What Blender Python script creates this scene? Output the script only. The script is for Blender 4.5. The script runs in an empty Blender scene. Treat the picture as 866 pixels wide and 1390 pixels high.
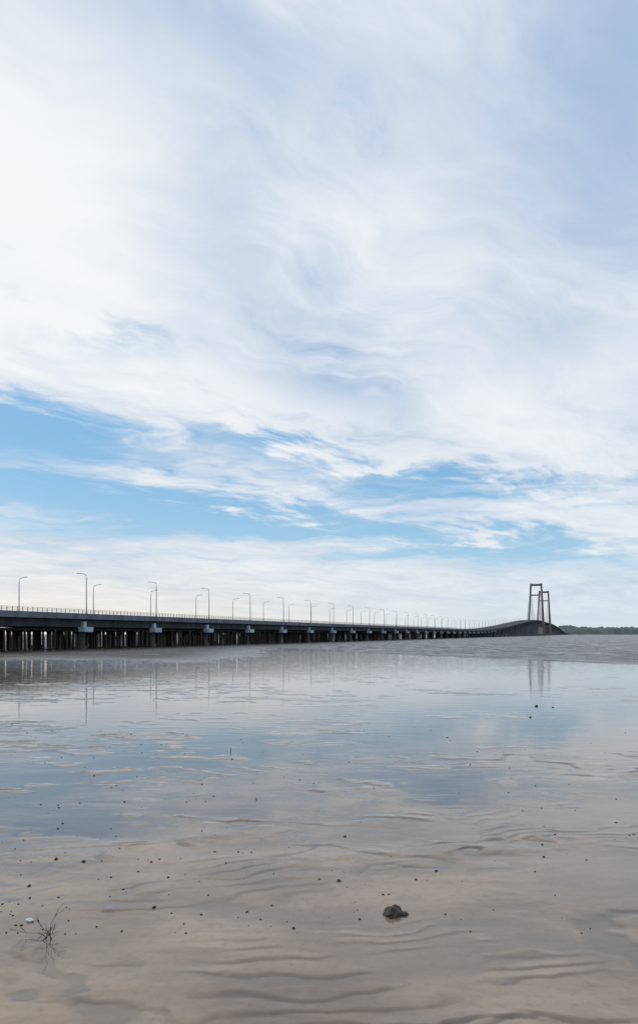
import bpy, math, random
import numpy as np
from mathutils import Vector, noise as mnoise
random.seed(4)
R=math.radians
sc=bpy.context.scene
sc.view_settings.view_transform='Standard'
sc.view_settings.look='None'
sc.view_settings.exposure=0

# ---------------------------------------------------------------- camera
HC=3.4
cd=bpy.data.cameras.new("camera"); cam=bpy.data.objects.new("camera",cd)
sc.collection.objects.link(cam); sc.camera=cam
cam.location=(0,0,HC); cam.rotation_euler=(R(90),0,0)
cd.sensor_fit='HORIZONTAL'; cd.sensor_width=24; cd.lens=24.03; cd.shift_y=0.1917
cd.clip_start=0.1; cd.clip_end=20000

# ---------------------------------------------------------------- node helper
class NT:
    def __init__(s,nt): s.nt=nt; s.N=nt.nodes; s.L=nt.links
    def n(s,t,**k):
        o=s.N.new(t)
        for a,b in k.items(): setattr(o,a,b)
        return o
    def put(s,sock,v):
        if hasattr(v,'is_output') or isinstance(v,bpy.types.NodeSocket): s.L.new(v,sock)
        else: sock.default_value=v
    def m(s,op,a,b=0.0,c=0.0,clamp=False):
        o=s.n('ShaderNodeMath',operation=op,use_clamp=clamp)
        s.put(o.inputs[0],a); s.put(o.inputs[1],b); s.put(o.inputs[2],c)
        return o.outputs[0]
    def add(s,a,b): return s.m('ADD',a,b)
    def sub(s,a,b): return s.m('SUBTRACT',a,b)
    def mul(s,a,b): return s.m('MULTIPLY',a,b)
    def mix(s,f,a,b):
        o=s.n('ShaderNodeMix',data_type='RGBA'); s.put(o.inputs[0],f)
        s.put(o.inputs[6],a); s.put(o.inputs[7],b); return o.outputs[2]
    def mixf(s,f,a,b):
        o=s.n('ShaderNodeMix',data_type='FLOAT'); s.put(o.inputs[0],f)
        s.put(o.inputs[2],a); s.put(o.inputs[3],b); return o.outputs[0]
    def sstep(s,v,a,b,lo=0.0,hi=1.0):
        o=s.n('ShaderNodeMapRange',interpolation_type='SMOOTHSTEP')
        s.put(o.inputs[0],v); s.put(o.inputs[1],a); s.put(o.inputs[2],b); s.put(o.inputs[3],lo); s.put(o.inputs[4],hi)
        return o.outputs[0]
    def noise(s,vec,scale,detail=4,rough=.5,dist=0.0,lac=2.0):
        o=s.n('ShaderNodeTexNoise'); s.put(o.inputs['Vector'],vec)
        o.inputs['Scale'].default_value=scale; o.inputs['Detail'].default_value=detail
        o.inputs['Roughness'].default_value=rough; o.inputs['Distortion'].default_value=dist
        o.inputs['Lacunarity'].default_value=lac
        return o.outputs['Fac']
    def comb(s,x,y,z):
        o=s.n('ShaderNodeCombineXYZ'); s.put(o.inputs[0],x); s.put(o.inputs[1],y); s.put(o.inputs[2],z); return o.outputs[0]
def lin(r,g,b,k=1.0):
    f=lambda c:(c/12.92 if c<=.04045 else ((c+.055)/1.055)**2.4)
    return (f(r/255)*k,f(g/255)*k,f(b/255)*k,1)

SUN_AZ,SUN_EL=-66,30
# ---------------------------------------------------------------- world
w=bpy.data.worlds.new("sky"); sc.world=w; w.use_nodes=True
t=NT(w.node_tree); t.N.clear()
tc=t.n('ShaderNodeTexCoord'); sep=t.n('ShaderNodeSeparateXYZ'); t.L.new(tc.outputs['Generated'],sep.inputs[0])
X,Y,Z=sep.outputs
az=t.mul(t.m('ARCTAN2',X,Y),180/math.pi)
el=t.mul(t.m('ARCSINE',Z),180/math.pi)
elp=t.m('MAXIMUM',el,0.0)
sky=t.n('ShaderNodeTexSky',sky_type='NISHITA'); sky.sun_disc=False
sky.sun_elevation=R(SUN_EL); sky.sun_rotation=R(SUN_AZ); sky.air_density=1.0; sky.dust_density=.6; sky.ozone_density=1.5
zc=t.add(t.m('MAXIMUM',Z,0.0),0.14)
px=t.m('DIVIDE',X,zc); py=t.m('DIVIDE',Y,zc)
wx=t.sub(t.noise(t.comb(px,py,0.0),1.1,4,.55),.5); wy=t.sub(t.noise(t.comb(px,py,7.3),1.1,4,.55),.5)
pxw=t.add(px,t.mul(wx,.7)); pyw=t.add(py,t.mul(wy,.7))
ca,sa=math.cos(R(-32)),math.sin(R(-32))
rx=t.add(t.mul(pxw,ca),t.mul(pyw,-sa)); ry=t.add(t.mul(pxw,sa),t.mul(pyw,ca))
n1=t.noise(t.comb(t.mul(rx,.75),t.mul(ry,1.3),2.0),2.0,10,.58,.15)
n2=t.noise(t.comb(rx,ry,11.0),1.1,5,.5,.1)
n3=t.noise(t.comb(t.mul(rx,1.0),t.mul(ry,2.2),5.0),4.2,8,.62,.25)
n4=t.noise(t.comb(t.mul(t.add(az,t.mul(wx,14.0)),.055),t.mul(t.add(el,t.mul(wy,5.0)),.62),3.0),1.3,8,.6,.3)
i1=t.sub(n1,.5); i2=t.sub(n2,.5); i3=t.sub(n3,.5); i4=t.sub(n4,.5)
azw=t.add(az,t.mul(i1,13.0)); elw=t.add(el,t.add(t.mul(i1,7.0),t.mul(i3,5.0)))
def blob(a,e,sa_,se_,amp,tilt=0.0):
    da=t.sub(azw,a); de=t.sub(t.sub(elw,e),t.mul(da,tilt))
    q=t.add(t.m('POWER',t.m('ABSOLUTE',t.mul(da,1/sa_)),2.0),t.m('POWER',t.m('ABSOLUTE',t.mul(de,1/se_)),2.0))
    return t.mul(t.m('EXPONENT',t.mul(q,-1.0)),amp)
def sumall(l):
    r=l[0]
    for b in l[1:]: r=t.add(r,b)
    return r
gaps=sumall([blob(-26,16.4,14,1.9,.95,-.03),blob(-24,11.4,16,3.3,1.05,-.05),blob(-5,10.2,12,2.2,.95,-.05),
  blob(-5,15.7,5,1.2,.6,-.2),blob(9.5,12.6,9,1.6,.95,-.1),blob(15,7.2,12,1.8,.95,-.05),blob(-18,23.2,5,1.6,.45),blob(28,12,8,1.5,.2),
  blob(1,22.5,5,2.2,.38,-.4),blob(-60,14,20,4,.8),blob(60,12,20,3,.7)])
dens=t.sub(t.add(.95,t.mul(i1,1.0)),gaps)
low=t.sstep(el,21,9)
dens=t.add(dens,t.mul(i3,.8))
dens=t.add(dens,t.mul(t.mul(i4,low),2.6))
dens=t.sstep(dens,-.15,.95)
dens=t.m('MINIMUM',dens,.95)
bright=sumall([blob(-24,28,14,8,.42,.0),blob(-28,38,12,8,.18),blob(-8,19.5,12,3,.28,-.3),blob(14,18,10,5,.16,-.2),blob(8,30,10,6,.12),blob(-50,30,20,14,.3)])
dark=sumall([blob(-7,37,7,7,.26,.6),blob(-2,27,8,6,.22,-.5),blob(25,40,14,10,.42),blob(3,21.5,7,2.2,.26,-.2),blob(22,24,9,2.5,.18),blob(-12,44,14,3,.28)])
cb=t.add(t.add(.59,t.mul(i2,.6)),t.sub(bright,dark))
cb=t.add(cb,t.add(t.mul(i1,1.05),t.mul(i3,.6)))
cb=t.sstep(cb,-.05,1.1)
K=10.0
ccol=t.mix(cb,lin(168,192,222,K),lin(249,250,250,K))
blue=t.mix(.7,sky.outputs[0],lin(130,192,236,K))
blue=t.mix(t.mul(t.sstep(el,15,2),.7),blue,lin(170,214,240,K))
col=t.mix(dens,blue,ccol)
haze=t.m('EXPONENT',t.mul(elp,-1/3.3))
warm=t.sstep(az,25,-28)
hcol=t.mix(warm,lin(212,225,232,K),lin(253,241,223,K))
hz=t.m('MINIMUM',t.mul(haze,1.2),.97)
col=t.mix(hz,col,hcol)
bg=t.n('ShaderNodeBackground'); t.put(bg.inputs[0],col); bg.inputs[1].default_value=0.1
wo=t.n('ShaderNodeOutputWorld'); t.L.new(bg.outputs[0],wo.inputs[0])
w.cycles.sampling_method='MANUAL'; w.cycles.sample_map_resolution=256

sl=bpy.data.lights.new("sun","SUN"); sl.energy=1.5; sl.angle=R(10); sl.color=(1,.93,.84)
so=bpy.data.objects.new("sun",sl); sc.collection.objects.link(so)
d=Vector((math.sin(R(SUN_AZ))*math.cos(R(SUN_EL)),math.cos(R(SUN_AZ))*math.cos(R(SUN_EL)),math.sin(R(SUN_EL))))
so.rotation_euler=d.to_track_quat('Z','Y').to_euler(); so.location=d*200

# ---------------------------------------------------------------- materials
def mat(name):
    m=bpy.data.materials.new(name); m.use_nodes=True; q=NT(m.node_tree)
    return m,q,q.N['Principled BSDF']
def simple(name,c1,c2,scale=.5,rough=.85,stretch=(1,1,1),bump=0.0,spec=.3):
    m,q,p=mat(name)
    g=q.n('ShaderNodeNewGeometry'); mp=q.n('ShaderNodeMapping'); mp.inputs['Scale'].default_value=stretch
    q.L.new(g.outputs['Position'],mp.inputs[0])
    f=q.noise(mp.outputs[0],scale,6,.6)
    f=q.sstep(f,.3,.7)
    q.put(p.inputs['Base Color'],q.mix(f,(*c1,1),(*c2,1))); p.inputs['Roughness'].default_value=rough
    p.inputs['Specular IOR Level'].default_value=spec
    if bump:
        b=q.n('ShaderNodeBump'); b.inputs['Distance'].default_value=bump; q.L.new(q.noise(mp.outputs[0],scale*6,4),b.inputs['Height']); q.L.new(b.outputs[0],p.inputs['Normal'])
    return m
m_conc=simple("concrete_parapet",(.085,.105,.135),(.165,.19,.23),.5,.85,(1,1,.15))
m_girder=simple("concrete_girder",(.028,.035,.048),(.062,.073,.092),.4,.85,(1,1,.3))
m_cap=simple("concrete_pier_cap_lit",(.32,.40,.49),(.42,.50,.58),.8,.8,(1,1,.3))  # lit look of the cap ends painted as paler, bluish concrete
m_col=simple("wet_shaded_concrete",(.025,.025,.026),(.06,.06,.06),1.2,.7,(1,1,.3))  # dark colour carries the columns' shade as well as wet stain
m_pile=simple("steel_pile",(.018,.016,.015),(.045,.038,.034),1.5,.7,(1,1,.3))
m_rail=simple("galvanised_rail",(.13,.14,.15),(.20,.21,.22),1,.6)
m_asph=simple("asphalt",(.045,.045,.047),(.06,.06,.06),3,.9)
m_lamp=simple("painted_steel",(.22,.23,.25),(.30,.31,.33),1,.5)
m_tower=simple("tower_paint",(.17,.125,.13),(.22,.165,.165),.05,.8)
m_main=simple("main_span_concrete",(.075,.09,.105),(.115,.135,.145),.03,.9)
m_cable=simple("cable",(.30,.29,.30),(.36,.35,.36),.1,.7)
m_shore=simple("hazed_shore_foliage",(.06,.085,.09),(.115,.145,.14),.012,.95,(1,1,2))  # bluish distance haze mixed into the foliage colour
m_rock=simple("wet_rock",(.012,.011,.010),(.05,.045,.04),12,.45,bump=.01)
m_peb=simple("dark_pebble",(.012,.010,.009),(.045,.038,.032),10,.7,spec=.15)
m_twig=simple("dead_twig",(.03,.02,.013),(.07,.05,.03),20,.7)
m_shell=simple("shell",(.45,.47,.47),(.6,.6,.58),30,.4)

# ---------------------------------------------------------------- mesh helper
class MB:
    def __init__(s): s.v=[]; s.f=[]
    def hexa(s,c):
        b=len(s.v); s.v+= [tuple(p) for p in c]
        s.f+=[(b,b+3,b+2,b+1),(b+4,b+5,b+6,b+7),(b,b+1,b+5,b+4),(b+1,b+2,b+6,b+5),(b+2,b+3,b+7,b+6),(b+3,b,b+4,b+7)]
    def tube(s,pts,rad,n=8):
        pts=[Vector(p) for p in pts]; b=len(s.v)
        for i,p in enumerate(pts):
            a=pts[max(i-1,0)]; c=pts[min(i+1,len(pts)-1)]; dd=(c-a).normalized()
            up=Vector((0,0,1)) if abs(dd.z)<.9 else Vector((0,1,0))
            u=dd.cross(up).normalized(); v=dd.cross(u)
            r=rad[i] if isinstance(rad,(list,tuple)) else rad
            for k in range(n):
                th=2*math.pi*k/n; s.v.append(tuple(p+u*math.cos(th)*r+v*math.sin(th)*r))
        for i in range(len(pts)-1):
            for k in range(n):
                k2=(k+1)%n; s.f.append((b+i*n+k,b+i*n+k2,b+(i+1)*n+k2,b+(i+1)*n+k))
        s.f.append(tuple(b+k for k in range(n))[::-1]); e=b+(len(pts)-1)*n; s.f.append(tuple(e+k for k in range(n)))
    def obj(s,name,m,parent=None,smooth=False):
        me=bpy.data.meshes.new(name); me.from_pydata(s.v,[],s.f); me.materials.append(m); me.validate(); me.update()
        if smooth: me.polygons.foreach_set('use_smooth',[True]*len(me.polygons))
        o=bpy.data.objects.new(name,me); sc.collection.objects.link(o)
        if parent: o.parent=parent
        return o
def empty(name):
    o=bpy.data.objects.new(name,None); sc.collection.objects.link(o); return o

# ---------------------------------------------------------------- bridge
O=Vector((-52.8,143,0)); D=Vector((.389,.921,0)).normalized(); Nn=Vector((-D.y,D.x,0))
def ss(x): x=min(max(x,0),1); return x*x*(3-2*x)
def zo(s):
    if s<1650: return 27*ss((s-500)/950)
    return 27*(1-ss((s-1850)/1650))
def W(s,tt,z): 
    p=O+D*s+Nn*tt; return (p.x,p.y,z)
def box(mb,s0,s1,t0,t1,z0,z1,prof=True):
    a=zo(s0) if prof else 0; b=zo(s1) if prof else 0
    mb.hexa([W(s0,t0,z0+a),W(s1,t0,z0+b),W(s1,t1,z0+b),W(s0,t1,z0+a),W(s0,t0,z1+a),W(s1,t0,z1+b),W(s1,t1,z1+b),W(s0,t1,z1+a)])
def strip(mb,s0,s1,t0,t1,z0,z1,step=25,gap=0.0):
    s=s0
    while s<s1-.01:
        e=min(s+step,s1); box(mb,s,e-gap,t0,t1,z0,z1); s=e
br=empty("cable_stayed_bridge")
T0,T1=-1.0,21.7
m=MB(); strip(m,-300,3700,T0,T1,7.3,7.7); m.obj("deck_slab",m_conc,br)
m=MB(); strip(m,-300,3700,T0+.35,T1-.35,7.703,7.76); m.obj("roadway",m_asph,br)
m=MB()
for tt in (T0-.12,T1-.23): strip(m,-300,3700,tt,tt+.35,6.75,8.0,25,.05)
m.obj("parapet",m_conc,br)
m=MB(); strip(m,-300,3700,10.2,10.5,7.765,8.5); m.obj("median_barrier",m_conc,br)
m=MB()
for g in (0.3,5.2,10.1,15.0,19.3): strip(m,-300,700,g,g+1.3,5.0,7.295,25,.12)
strip(m,700,3700,1.5,19.5,3.8,7.295,25)
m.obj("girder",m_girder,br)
m=MB()
s=-300
while s<420:
    for tt in (T0,T1): 
        box(m,s,s+.09,tt-.03,tt+.06,8.0,8.85)
    s+=1.25
for tt in (T0,T1):
    for z in (8.25,8.52,8.8): strip(m,-300,1300,tt-.02,tt+.05,z,z+.06,25)
m.obj("railing",m_rail,br)
cap=MB(); col=MB(); cbm=MB()
s=-300
while s<700:
    zz=zo(s)
    b0,b1=3.9,5.05
    for mb_,ta,tb,e_ in ((cap,-1.7,0.1,0.0),(cbm,.103,22.4,.12)):
        mb_.hexa([W(s-1.25+e_,ta,b0+zz),W(s+1.25-e_,ta,b0+zz),W(s+1.25-e_,tb,b0+zz),W(s-1.25+e_,tb,b0+zz),
                  W(s-1.4+e_,ta,b1+zz-.06),W(s+1.4-e_,ta,b1+zz-.06),W(s+1.4-e_,tb,b1+zz-.06),W(s-1.4+e_,tb,b1+zz-.06)])
    box(cap,s-.45,s+.45,-.6,.25,b1-.055,6.2)
    for tt in (.6,7.2,13.8,20.2):
        p=[W(s,tt,-1.5),W(s,tt,.8),W(s,tt,.82),W(s,tt,b0+zz)]
        col.tube(p,[1.25,1.25,.95,.95],14)
    s+=25
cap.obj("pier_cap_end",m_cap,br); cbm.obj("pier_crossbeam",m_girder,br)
col.obj("pier_column",m_col,br,True)
m=MB(); s=700
while s<3650:
    zz=zo(s)
    if not(1440<s<1900):
        box(m,s-2.2,s+2.2,2,9,-2,3.8+zz,False); box(m,s-2.2,s+2.2,12,19,-2,3.8+zz,False)
        box(m,s-2.8,s+2.8,1,20,2.0+zz,3.79+zz,False); box(m,s-5,s+5,-1,22,-2,2.2,False)
    s+=42
m.obj("high_pier",m_main,br)
tr=empty("construction_trestle")
m=MB()
for row,(tt,a,b,sp) in enumerate([(-.2,-250,95,1.5),(4.5,-250,150,1.2),(8.5,-250,150,1.4),(12,-250,260,1.5),(17.5,-250,420,1.9),(24.5,-250,420,2.4)]):
    s=a
    while s<b:
        if random.random()<.9 and min(abs(((s+12.5)%25)-12.5),99)>1.0:
            r=random.uniform(.16,.28); dx=random.uniform(-.15,.15)
            top=4.2 if row else random.choice([3.3,4.3,4.3,2.9])
            m.tube([W(s+dx,tt+random.uniform(-.2,.2),-1.2),W(s,tt,top)],r,7)
        s+=sp*random.uniform(.75,1.25)
m.obj("piles",m_pile,tr)
m=MB()
strip(m,-250,150,2,8.8,4.2,4.7,12,.1); strip(m,-250,260,9.4,13,4.2,4.6,12,.1); strip(m,-250,420,16.4,18.6,4.2,4.6,12,.1)
strip(m,-250,420,24.2,24.8,4.2,4.6,12,.1)
m.obj("deck_beams",m_pile,tr)

# towers & cables
tm=MB(); cm=MB()
for st in (1475,1757):
    zb=30; zt=123
    bw,tw=18.0,11.5; cs=10.3
    def leg(sgn):
        def half(z): return bw+(tw-bw)*(max(z,0)-0)/zt
        for z0,z1 in ((-2,36),(36,80),(80,123)):
            a,b=half(z0),half(z1); wa,wb=2.8-.8*max(z0,0)/zt,2.8-.8*z1/zt
            tm.hexa([W(st-wa,cs+sgn*a-wa,z0),W(st+wa,cs+sgn*a-wa,z0),W(st+wa,cs+sgn*a+wa,z0),W(st-wa,cs+sgn*a+wa,z0),
                     W(st-wb,cs+sgn*b-wb,z1),W(st+wb,cs+sgn*b-wb,z1),W(st+wb,cs+sgn*b+wb,z1),W(st-wb,cs+sgn*b+wb,z1)])
        return half
    h=leg(1); leg(-1)
    for z0,z1 in ((117,122),(94,97),(22,28)):
        hw=h((z0+z1)/2)-2.0
        tm.hexa([W(st-1.6,cs-hw,z0),W(st+1.6,cs-hw,z0),W(st+1.6,cs+hw,z0),W(st-1.6,cs+hw,z0),
                 W(st-1.6,cs-hw,z1),W(st+1.6,cs-hw,z1),W(st+1.6,cs+hw,z1),W(st-1.6,cs+hw,z1)])
    tm.hexa([W(st-12,cs-26,-2),W(st+12,cs-26,-2),W(st+12,cs+26,-2),W(st-12,cs+26,-2),W(st-12,cs-26,4),W(st+12,cs-26,4),W(st+12,cs+26,4),W(st-12,cs+26,4)])
    for sg in (1,-1):
        for side in (1,-1):
            for i in range(1,15):
                so_=side*(i*9.6); zc_=66+i*3.2
                hw=h(zc_)
                cm.tube([W(st,cs+sg*hw,zc_),W(st+so_,cs+sg*11.0,8+zo(st+so_))],.10,4)
tm.obj("towers",m_tower,br); cm.obj("stay_cables",m_cable,br)

# ---------------------------------------------------------------- street lamps
lm=MB()
H=8.9
lm.tube([(0,0,0),(0,0,.5)],.2,10)
lm.tube([(0,0,.4),(0,0,4),(0,0,H-1.0),(0,.1,H-.45),(0,.45,H-.12),(0,1.1,H+.02),(0,1.9,H+.1)],[.13,.11,.085,.08,.07,.06,.055],10)
def head(mb,y0,y1,z):
    mb.hexa([(-.10,y0,z-.06),(.10,y0,z-.06),(.17,y1,z-.05),(-.17,y1,z-.05),(-.08,y0,z+.06),(.08,y0,z+.06),(.12,y1,z+.09),(-.12,y1,z+.09)])
head(lm,1.8,2.65,H+.12)
me=None; ang=math.atan2(D.y,D.x)-0
def lamp(s,tt,flip):
    global me
    if me is None:
        o=lm.obj("street_lamp",m_lamp,None,False); me=o.data
    else:
        o=bpy.data.objects.new("street_lamp",me); sc.collection.objects.link(o)
    o.location=W(s,tt,8.0+zo(s)); o.rotation_euler=(R(random.uniform(-.6,.6)),R(random.uniform(-.6,.6)),ang+(math.pi if flip else 0)+R(random.uniform(-3,3)))
s=-75
while s<1000:
    lamp(s,T0+.05,False); lamp(s+2.0,T1-.05,True); s+=25

# ---------------------------------------------------------------- distant shore
def shore(name,x0,x1,y,hfun,m):
    mb=MB(); n=900; depth=4
    for j in range(depth):
        for i in range(n+1):
            x=x0+(x1-x0)*i/n
            hh=hfun(x)*(0,.55,.85,1.0)[j]
            hh*=1 + (.30*mnoise.noise(Vector((x*.012,j*3.1,0)))+.22*mnoise.noise(Vector((x*.06,j*5.3,2))) if j else 0)
            mb.v.append((x+random.uniform(-1,1),y+j*45+20*mnoise.noise(Vector((x*.01,j,5))),hh-(2 if j==0 else 0)))
    for j in range(depth-1):
        for i in range(n):
            a=j*(n+1)+i; mb.f.append((a,a+1,a+n+2,a+n+1))
    return mb.obj(name,m)
shore("distant_shoreline",-900,5000,3650,lambda x: 14+34*ss((x-900)/450)-14*ss((x-1500)/900),m_shore)

# ---------------------------------------------------------------- numpy noise
rng=np.random.default_rng(7)
TAB=[rng.random((256,256)) for _ in range(12)]
def vn(x,y,k):
    T=TAB[k%12]; ix=np.floor(x).astype(np.int64); iy=np.floor(y).astype(np.int64); fx=x-ix; fy=y-iy
    fx=fx*fx*fx*(fx*(fx*6-15)+10); fy=fy*fy*fy*(fy*(fy*6-15)+10)
    a=T[ix&255,iy&255]; b=T[(ix+1)&255,iy&255]; c=T[ix&255,(iy+1)&255]; e=T[(ix+1)&255,(iy+1)&255]
    return (a*(1-fx)+b*fx)*(1-fy)+(c*(1-fx)+e*fx)*fy
def fbm(x,y,k,o=4):
    r=0;a=.5;tot=0
    for i in range(o):
        r=r+a*vn(x,y,k+i); tot+=a; a*=.5; x,y=.8*x*2.03-.6*y*2.03+17.1, .6*x*2.03+.8*y*2.03+5.7
    return r/tot
def sst(x,a,b):
    q=np.clip((x-a)/(b-a),0,1); return q*q*(3-2*q)
def tide(x,y):
    dx,dy=52,-105; L=math.hypot(dx,dy); nx,ny=-dy/L,dx/L
    s1=(x+18)*nx+(y-173)*ny
    s1=s1+ 9*(fbm(x*.03,y*.03,3)-.5)*2 + 3*(fbm(x*.2,y*.2,5)-.5)
    return np.maximum(s1,y-420)
def mud(x,y):
    r=np.hypot(x,y)
    big=fbm(x*.12+3,y*.30+9,0)-.5
    med=fbm(x*.5,y*1.3+4,2)-.5
    wq=fbm(x*.30+7,y*.55,4)
    ph=y*1.1+x*.18+3.4*wq+.65*fbm(x*1.3,y*1.8,6)
    f=ph-np.floor(ph); saw=np.where(f<.16,sst(f,0,.16),1-(f-.16)/.84)
    msk=sst(fbm(x*.16+5,y*.30+2,8),.45,.56)*sst(fbm(x*.75,y*1.2,1),.34,.62)
    ph2=y*3.0-x*.5+4.5*fbm(x*.45+70,y*.8,3); f2=ph2-np.floor(ph2); saw2=np.where(f2<.3,sst(f2,0,.3),1-(f2-.3)/.7)
    msk2=sst(fbm(x*.22+50,y*.35+22,5),.52,.66)*sst(fbm(x*.9+9,y*1.1,4),.38,.6)
    fine=(fbm(x*3.5,y*6,9)-.5)
    near=sst(-y+.28*x,-17,-6)
    h=-.012+.018*near+.034*big+.016*med+.031*saw*msk+.011*saw2*msk2+.004*fine
    rn=np.abs(fbm(x*.30+31,y*.42+8,1,5)-.5); ch=np.exp(-(rn/.026)**2)*near*sst(fbm(x*.2,y*.3+40,7),.45,.6)
    h=h-.014*ch
    # low dark mud bank along the foot of the bridge
    edge=92-.30*(x+60)+10*(fbm(x*.08,y*.05,6)-.5)
    far=sst(y-edge,-12,14)*sst(-x,2,26)
    h=h+far*(.045+.24*(fbm(x*.10,y*.30,6)-.46)+.02*saw)
    h=h-.010*sst(r,25,60)
    ripple_dark=msk*np.exp(-((f-.05)/.09)**2)+.55*msk2*np.exp(-((f2-.1)/.14)**2)+.6*ch
    return h,np.clip(ripple_dark,0,1),far
def polar(name,radii,fine,coarse,hf,material):
    an=np.concatenate([np.linspace(-fine,fine,coarse[0]),np.linspace(fine,2*math.pi-fine,coarse[1]+1)[1:-1]])
    nA=len(an); nR=len(radii)
    RR,AA=np.meshgrid(radii,an,indexing='ij'); x=RR*np.sin(AA); y=RR*np.cos(AA)
    z,atts=hf(x,y)
    co=np.stack([x,y,z],-1).reshape(-1,3)
    i=np.arange(nR-1)[:,None]*nA; j=np.arange(nA)[None,:]; j2=(j+1)%nA
    F=np.stack([i+j,i+nA+j,i+nA+j2,i+j2],-1).reshape(-1,4)[:, ::-1]
    me=bpy.data.meshes.new(name); me.vertices.add(len(co)); me.vertices.foreach_set('co',co.ravel())
    me.loops.add(F.size); me.loops.foreach_set('vertex_index',F.ravel().astype(np.int32))
    me.polygons.add(len(F)); me.polygons.foreach_set('loop_start',np.arange(0,F.size,4,dtype=np.int32)); me.polygons.foreach_set('loop_total',np.full(len(F),4,dtype=np.int32))
    me.polygons.foreach_set('use_smooth',np.ones(len(F),dtype=bool)); me.update(calc_edges=True); 
    for k,v in atts.items():
        a=me.attributes.new(k,'FLOAT','POINT'); a.data.foreach_set('value',v.ravel().astype(np.float32))
    me.materials.append(material); o=bpy.data.objects.new(name,me); sc.collection.objects.link(o)
    return o
mm,q,p=mat("wet_mud")
g=q.n('ShaderNodeNewGeometry'); pos=g.outputs['Position']
def attr(n): return q.n('ShaderNodeAttribute',attribute_name=n).outputs['Fac']
wet=attr('wet'); ripple_dark=attr('ripple_dark'); bank=attr('bank')
sp=q.n('ShaderNodeSeparateXYZ'); q.L.new(pos,sp.inputs[0])
mp=q.n('ShaderNodeMapping'); mp.inputs['Scale'].default_value=(.5,1.2,1); q.L.new(pos,mp.inputs[0])
nA_=q.noise(mp.outputs[0],.8,7,.6,.4); nB=q.noise(pos,9,5,.6); nC=q.noise(pos,60,3,.6)
c=q.mix(q.sstep(nA_,.3,.7),(.17,.118,.078,1),(.31,.228,.158,1))
c=q.mix(q.mul(q.sstep(nB,.45,.75),.35),c,(.10,.070,.047,1))
farm=q.mul(bank,q.sub(1.0,wet))
c=q.mix(farm,c,(.035,.031,.028,1))
c=q.mix(q.mul(wet,.45),c,(.12,.11,.10,1))
c=q.mix(q.mul(ripple_dark,.75),c,(.035,.030,.026,1))  # base colour darkened on steep ripple sides and along runnels
q.put(p.inputs['Base Color'],c)
rr=q.add(q.mixf(wet,q.add(.03,q.mul(nB,.12)),.02),q.mul(ripple_dark,.12))
q.put(p.inputs['Roughness'],q.add(rr,q.mul(farm,.40)))
q.put(p.inputs['IOR'],q.mixf(farm,1.72,1.33))
hb=q.add(q.mul(nB,.0022),q.mul(nC,.0006)); hb=q.mul(hb,q.sub(1.0,wet))
mp2=q.n('ShaderNodeMapping'); mp2.inputs['Scale'].default_value=(.45,1.7,1); q.L.new(pos,mp2.inputs[0])
wv=q.noise(mp2.outputs[0],1.3,4,.5,.3)
lf=q.mul(q.sstep(sp.outputs[1],55,90),q.sstep(sp.outputs[0],5,-25))
amp=q.add(q.add(.006,q.mul(q.sstep(sp.outputs[1],30,90),.030)),q.mul(lf,.07))
hb=q.add(hb,q.mul(wv,amp))
bp=q.n('ShaderNodeBump'); bp.inputs['Distance'].default_value=1.0; q.put(bp.inputs['Height'],hb); q.L.new(bp.outputs[0],p.inputs['Normal'])
def mud_h(x,y):
    h,ripple_dark,far=mud(x,y); wetv=1-sst(h,-.002,.006)
    k=.0022; z=k*np.logaddexp(0,h/k)
    ripple_dark=ripple_dark*(1-.6*sst(-h,.0,.012))
    sd=tide(x,y); z=z-.05*sst(sd,-3,1)-np.clip(sd,0,60)*.03
    return z,{'wet':wetv,'ripple_dark':ripple_dark,'bank':far}
rad=np.concatenate([np.geomspace(.5,5,20)[:-1],5*(60/5)**np.linspace(0,1,760)[:-1],np.geomspace(60,500,220)[:-1],np.geomspace(500,9000,12)])
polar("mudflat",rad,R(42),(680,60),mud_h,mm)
ms,q,p=mat("sea_water")
g=q.n('ShaderNodeNewGeometry'); pos=g.outputs['Position']
mp=q.n('ShaderNodeMapping'); mp.inputs['Scale'].default_value=(.5,1,1); mp.inputs['Rotation'].default_value=(0,0,.25); q.L.new(pos,mp.inputs[0])
a=q.noise(mp.outputs[0],.55,6,.65,.3)
mp3=q.n('ShaderNodeMapping'); mp3.inputs['Scale'].default_value=(.30,.10,1); q.L.new(pos,mp3.inputs[0])
b=q.noise(mp3.outputs[0],.9,6,.65,.4)
q.put(p.inputs['Base Color'],q.mix(q.sstep(b,.35,.65),(.075,.068,.066,1),(.17,.155,.148,1)))
q.put(p.inputs['Roughness'],q.sstep(b,.35,.65,.40,.20)); p.inputs['IOR'].default_value=1.33
bp=q.n('ShaderNodeBump'); bp.inputs['Distance'].default_value=1.1; q.put(bp.inputs['Height'],a); q.L.new(bp.outputs[0],p.inputs['Normal'])
def sea_h(x,y):
    r=np.hypot(x,y); am=.13*np.exp(-r/500)
    sd=tide(x,y); am=am*sst(sd,-1,14)
    z=-.03+am*(fbm(x*.35,y*.75,3,4)-.5)*2
    return z,{}
rad=np.concatenate([np.geomspace(45,350,420)[:-1],np.geomspace(350,9000,60)])
polar("sea",rad,R(42),(560,60),sea_h,ms)

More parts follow.
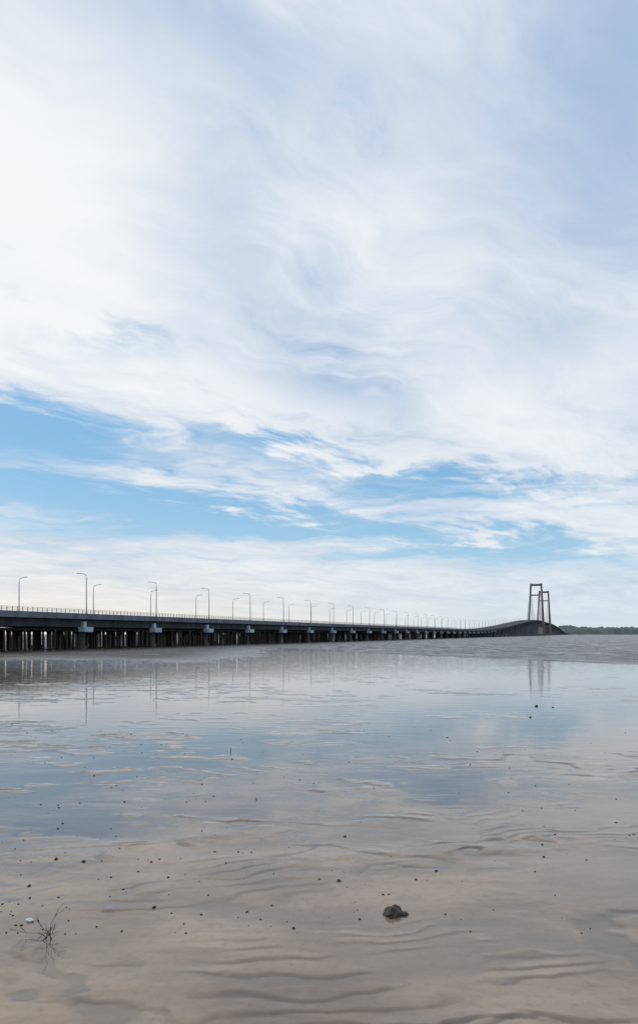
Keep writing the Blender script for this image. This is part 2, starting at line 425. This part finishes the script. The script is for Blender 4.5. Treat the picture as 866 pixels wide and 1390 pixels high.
# ---------------------------------------------------------------- foreground bits
import bmesh
def ground(x,y):
    z,_=mud_h(np.array([float(x)]),np.array([float(y)])); return float(z[0])
def stone(mb,cx,cy,sx,sy,sz,seed,sub=2,lift=.25):
    bm=bmesh.new(); bmesh.ops.create_icosphere(bm,subdivisions=sub,radius=1)
    b=len(mb.v); gz=ground(cx,cy); a=random.uniform(0,6.28)
    for v in bm.verts:
        k=1+.35*mnoise.noise(v.co*1.3+Vector((seed*3.7,0,0)))+.15*mnoise.noise(v.co*3.5+Vector((seed,1,0)))
        x,y,z=v.co.x*k*sx,v.co.y*k*sy,v.co.z*k*sz
        mb.v.append((cx+x*math.cos(a)-y*math.sin(a),cy+x*math.sin(a)+y*math.cos(a),gz+z+lift*sz))
    for f in bm.faces: mb.f.append(tuple(b+v.index for v in f.verts))
    bm.free()
random.seed(1)
m=MB(); stone(m,.90,7.75,.125,.10,.07,3,4,.3); stone(m,1.03,7.72,.045,.05,.025,5,3,.3); m.obj("rock",m_rock)
m=MB()
for k in range(320):
    y=7.2+ (random.random()**1.7)*17; x=(random.random()**2.0*1.2-.56)*y
    r=random.uniform(.004,.012)*(1+ .03*y)
    if random.random()<.08: r*=1.6
    stone(m,x,y,r*random.uniform(.9,1.8),r,r*.7,k,1,.3)
for (x,y,r) in ((.27,8.75,.030),(.48,7.6,.018),(-.88,7.8,.018),(.83,8.3,.018),(-2.1,8.9,.018),(10.2,30,.09),(10.8,29.5,.05),(8.6,26,.06),(-3.9,8.6,.026),(-3.95,9.6,.026),(-3.5,9.5,.03),(-2.9,8.9,.018),(3.6,10.3,.02)):
    stone(m,x,y,r,r*.8,r*.6,x,2,.3)
m.obj("pebbles",m_peb)
m=MB(); stone(m,-3.42,7.55,.055,.032,.02,9,3,.6); m.obj("seashell",m_shell,None,True)
m=MB(); bx,by=-3.0,7.1
def br_(p,dirv,L,r,dep):
    pts=[p]; rs=[r]; dd=Vector(dirv).normalized(); q_=Vector(p)
    n=7
    for i in range(n):
        dd=(dd+Vector((random.uniform(-.28,.28),random.uniform(-.2,.2),random.uniform(-.25,.16)))).normalized()
        q_=q_+dd*L/n
        if q_.z<.004: q_.z=.004
        pts.append(tuple(q_)); rs.append(r*(1-.75*(i+1)/n))
        if dep and random.random()<.45:
            br_(tuple(q_),dd+Vector((random.uniform(-.9,.9),random.uniform(-.5,.5),random.uniform(-.2,.7))),L*.5,r*.6,dep-1)
    m.tube(pts,rs,5)
for k in range(5):
    br_((bx+random.uniform(-.06,.06),by+random.uniform(-.05,.05),.0),(random.uniform(-.7,.7),random.uniform(-.3,.5),random.uniform(.5,1.2)),random.uniform(.18,.34),.005,2)
m.obj("dead_twig",m_twig)
for (x,y,h) in ((-2.55,18.4,.14),(-1.3,13.1,.04)):
    m=MB(); z=ground(x,y); m.tube([(x,y,z-.05),(x+.02,y,z+h*.6),(x-.01,y,z+h)],[.012,.009,.005],6); m.obj("stick",m_twig)
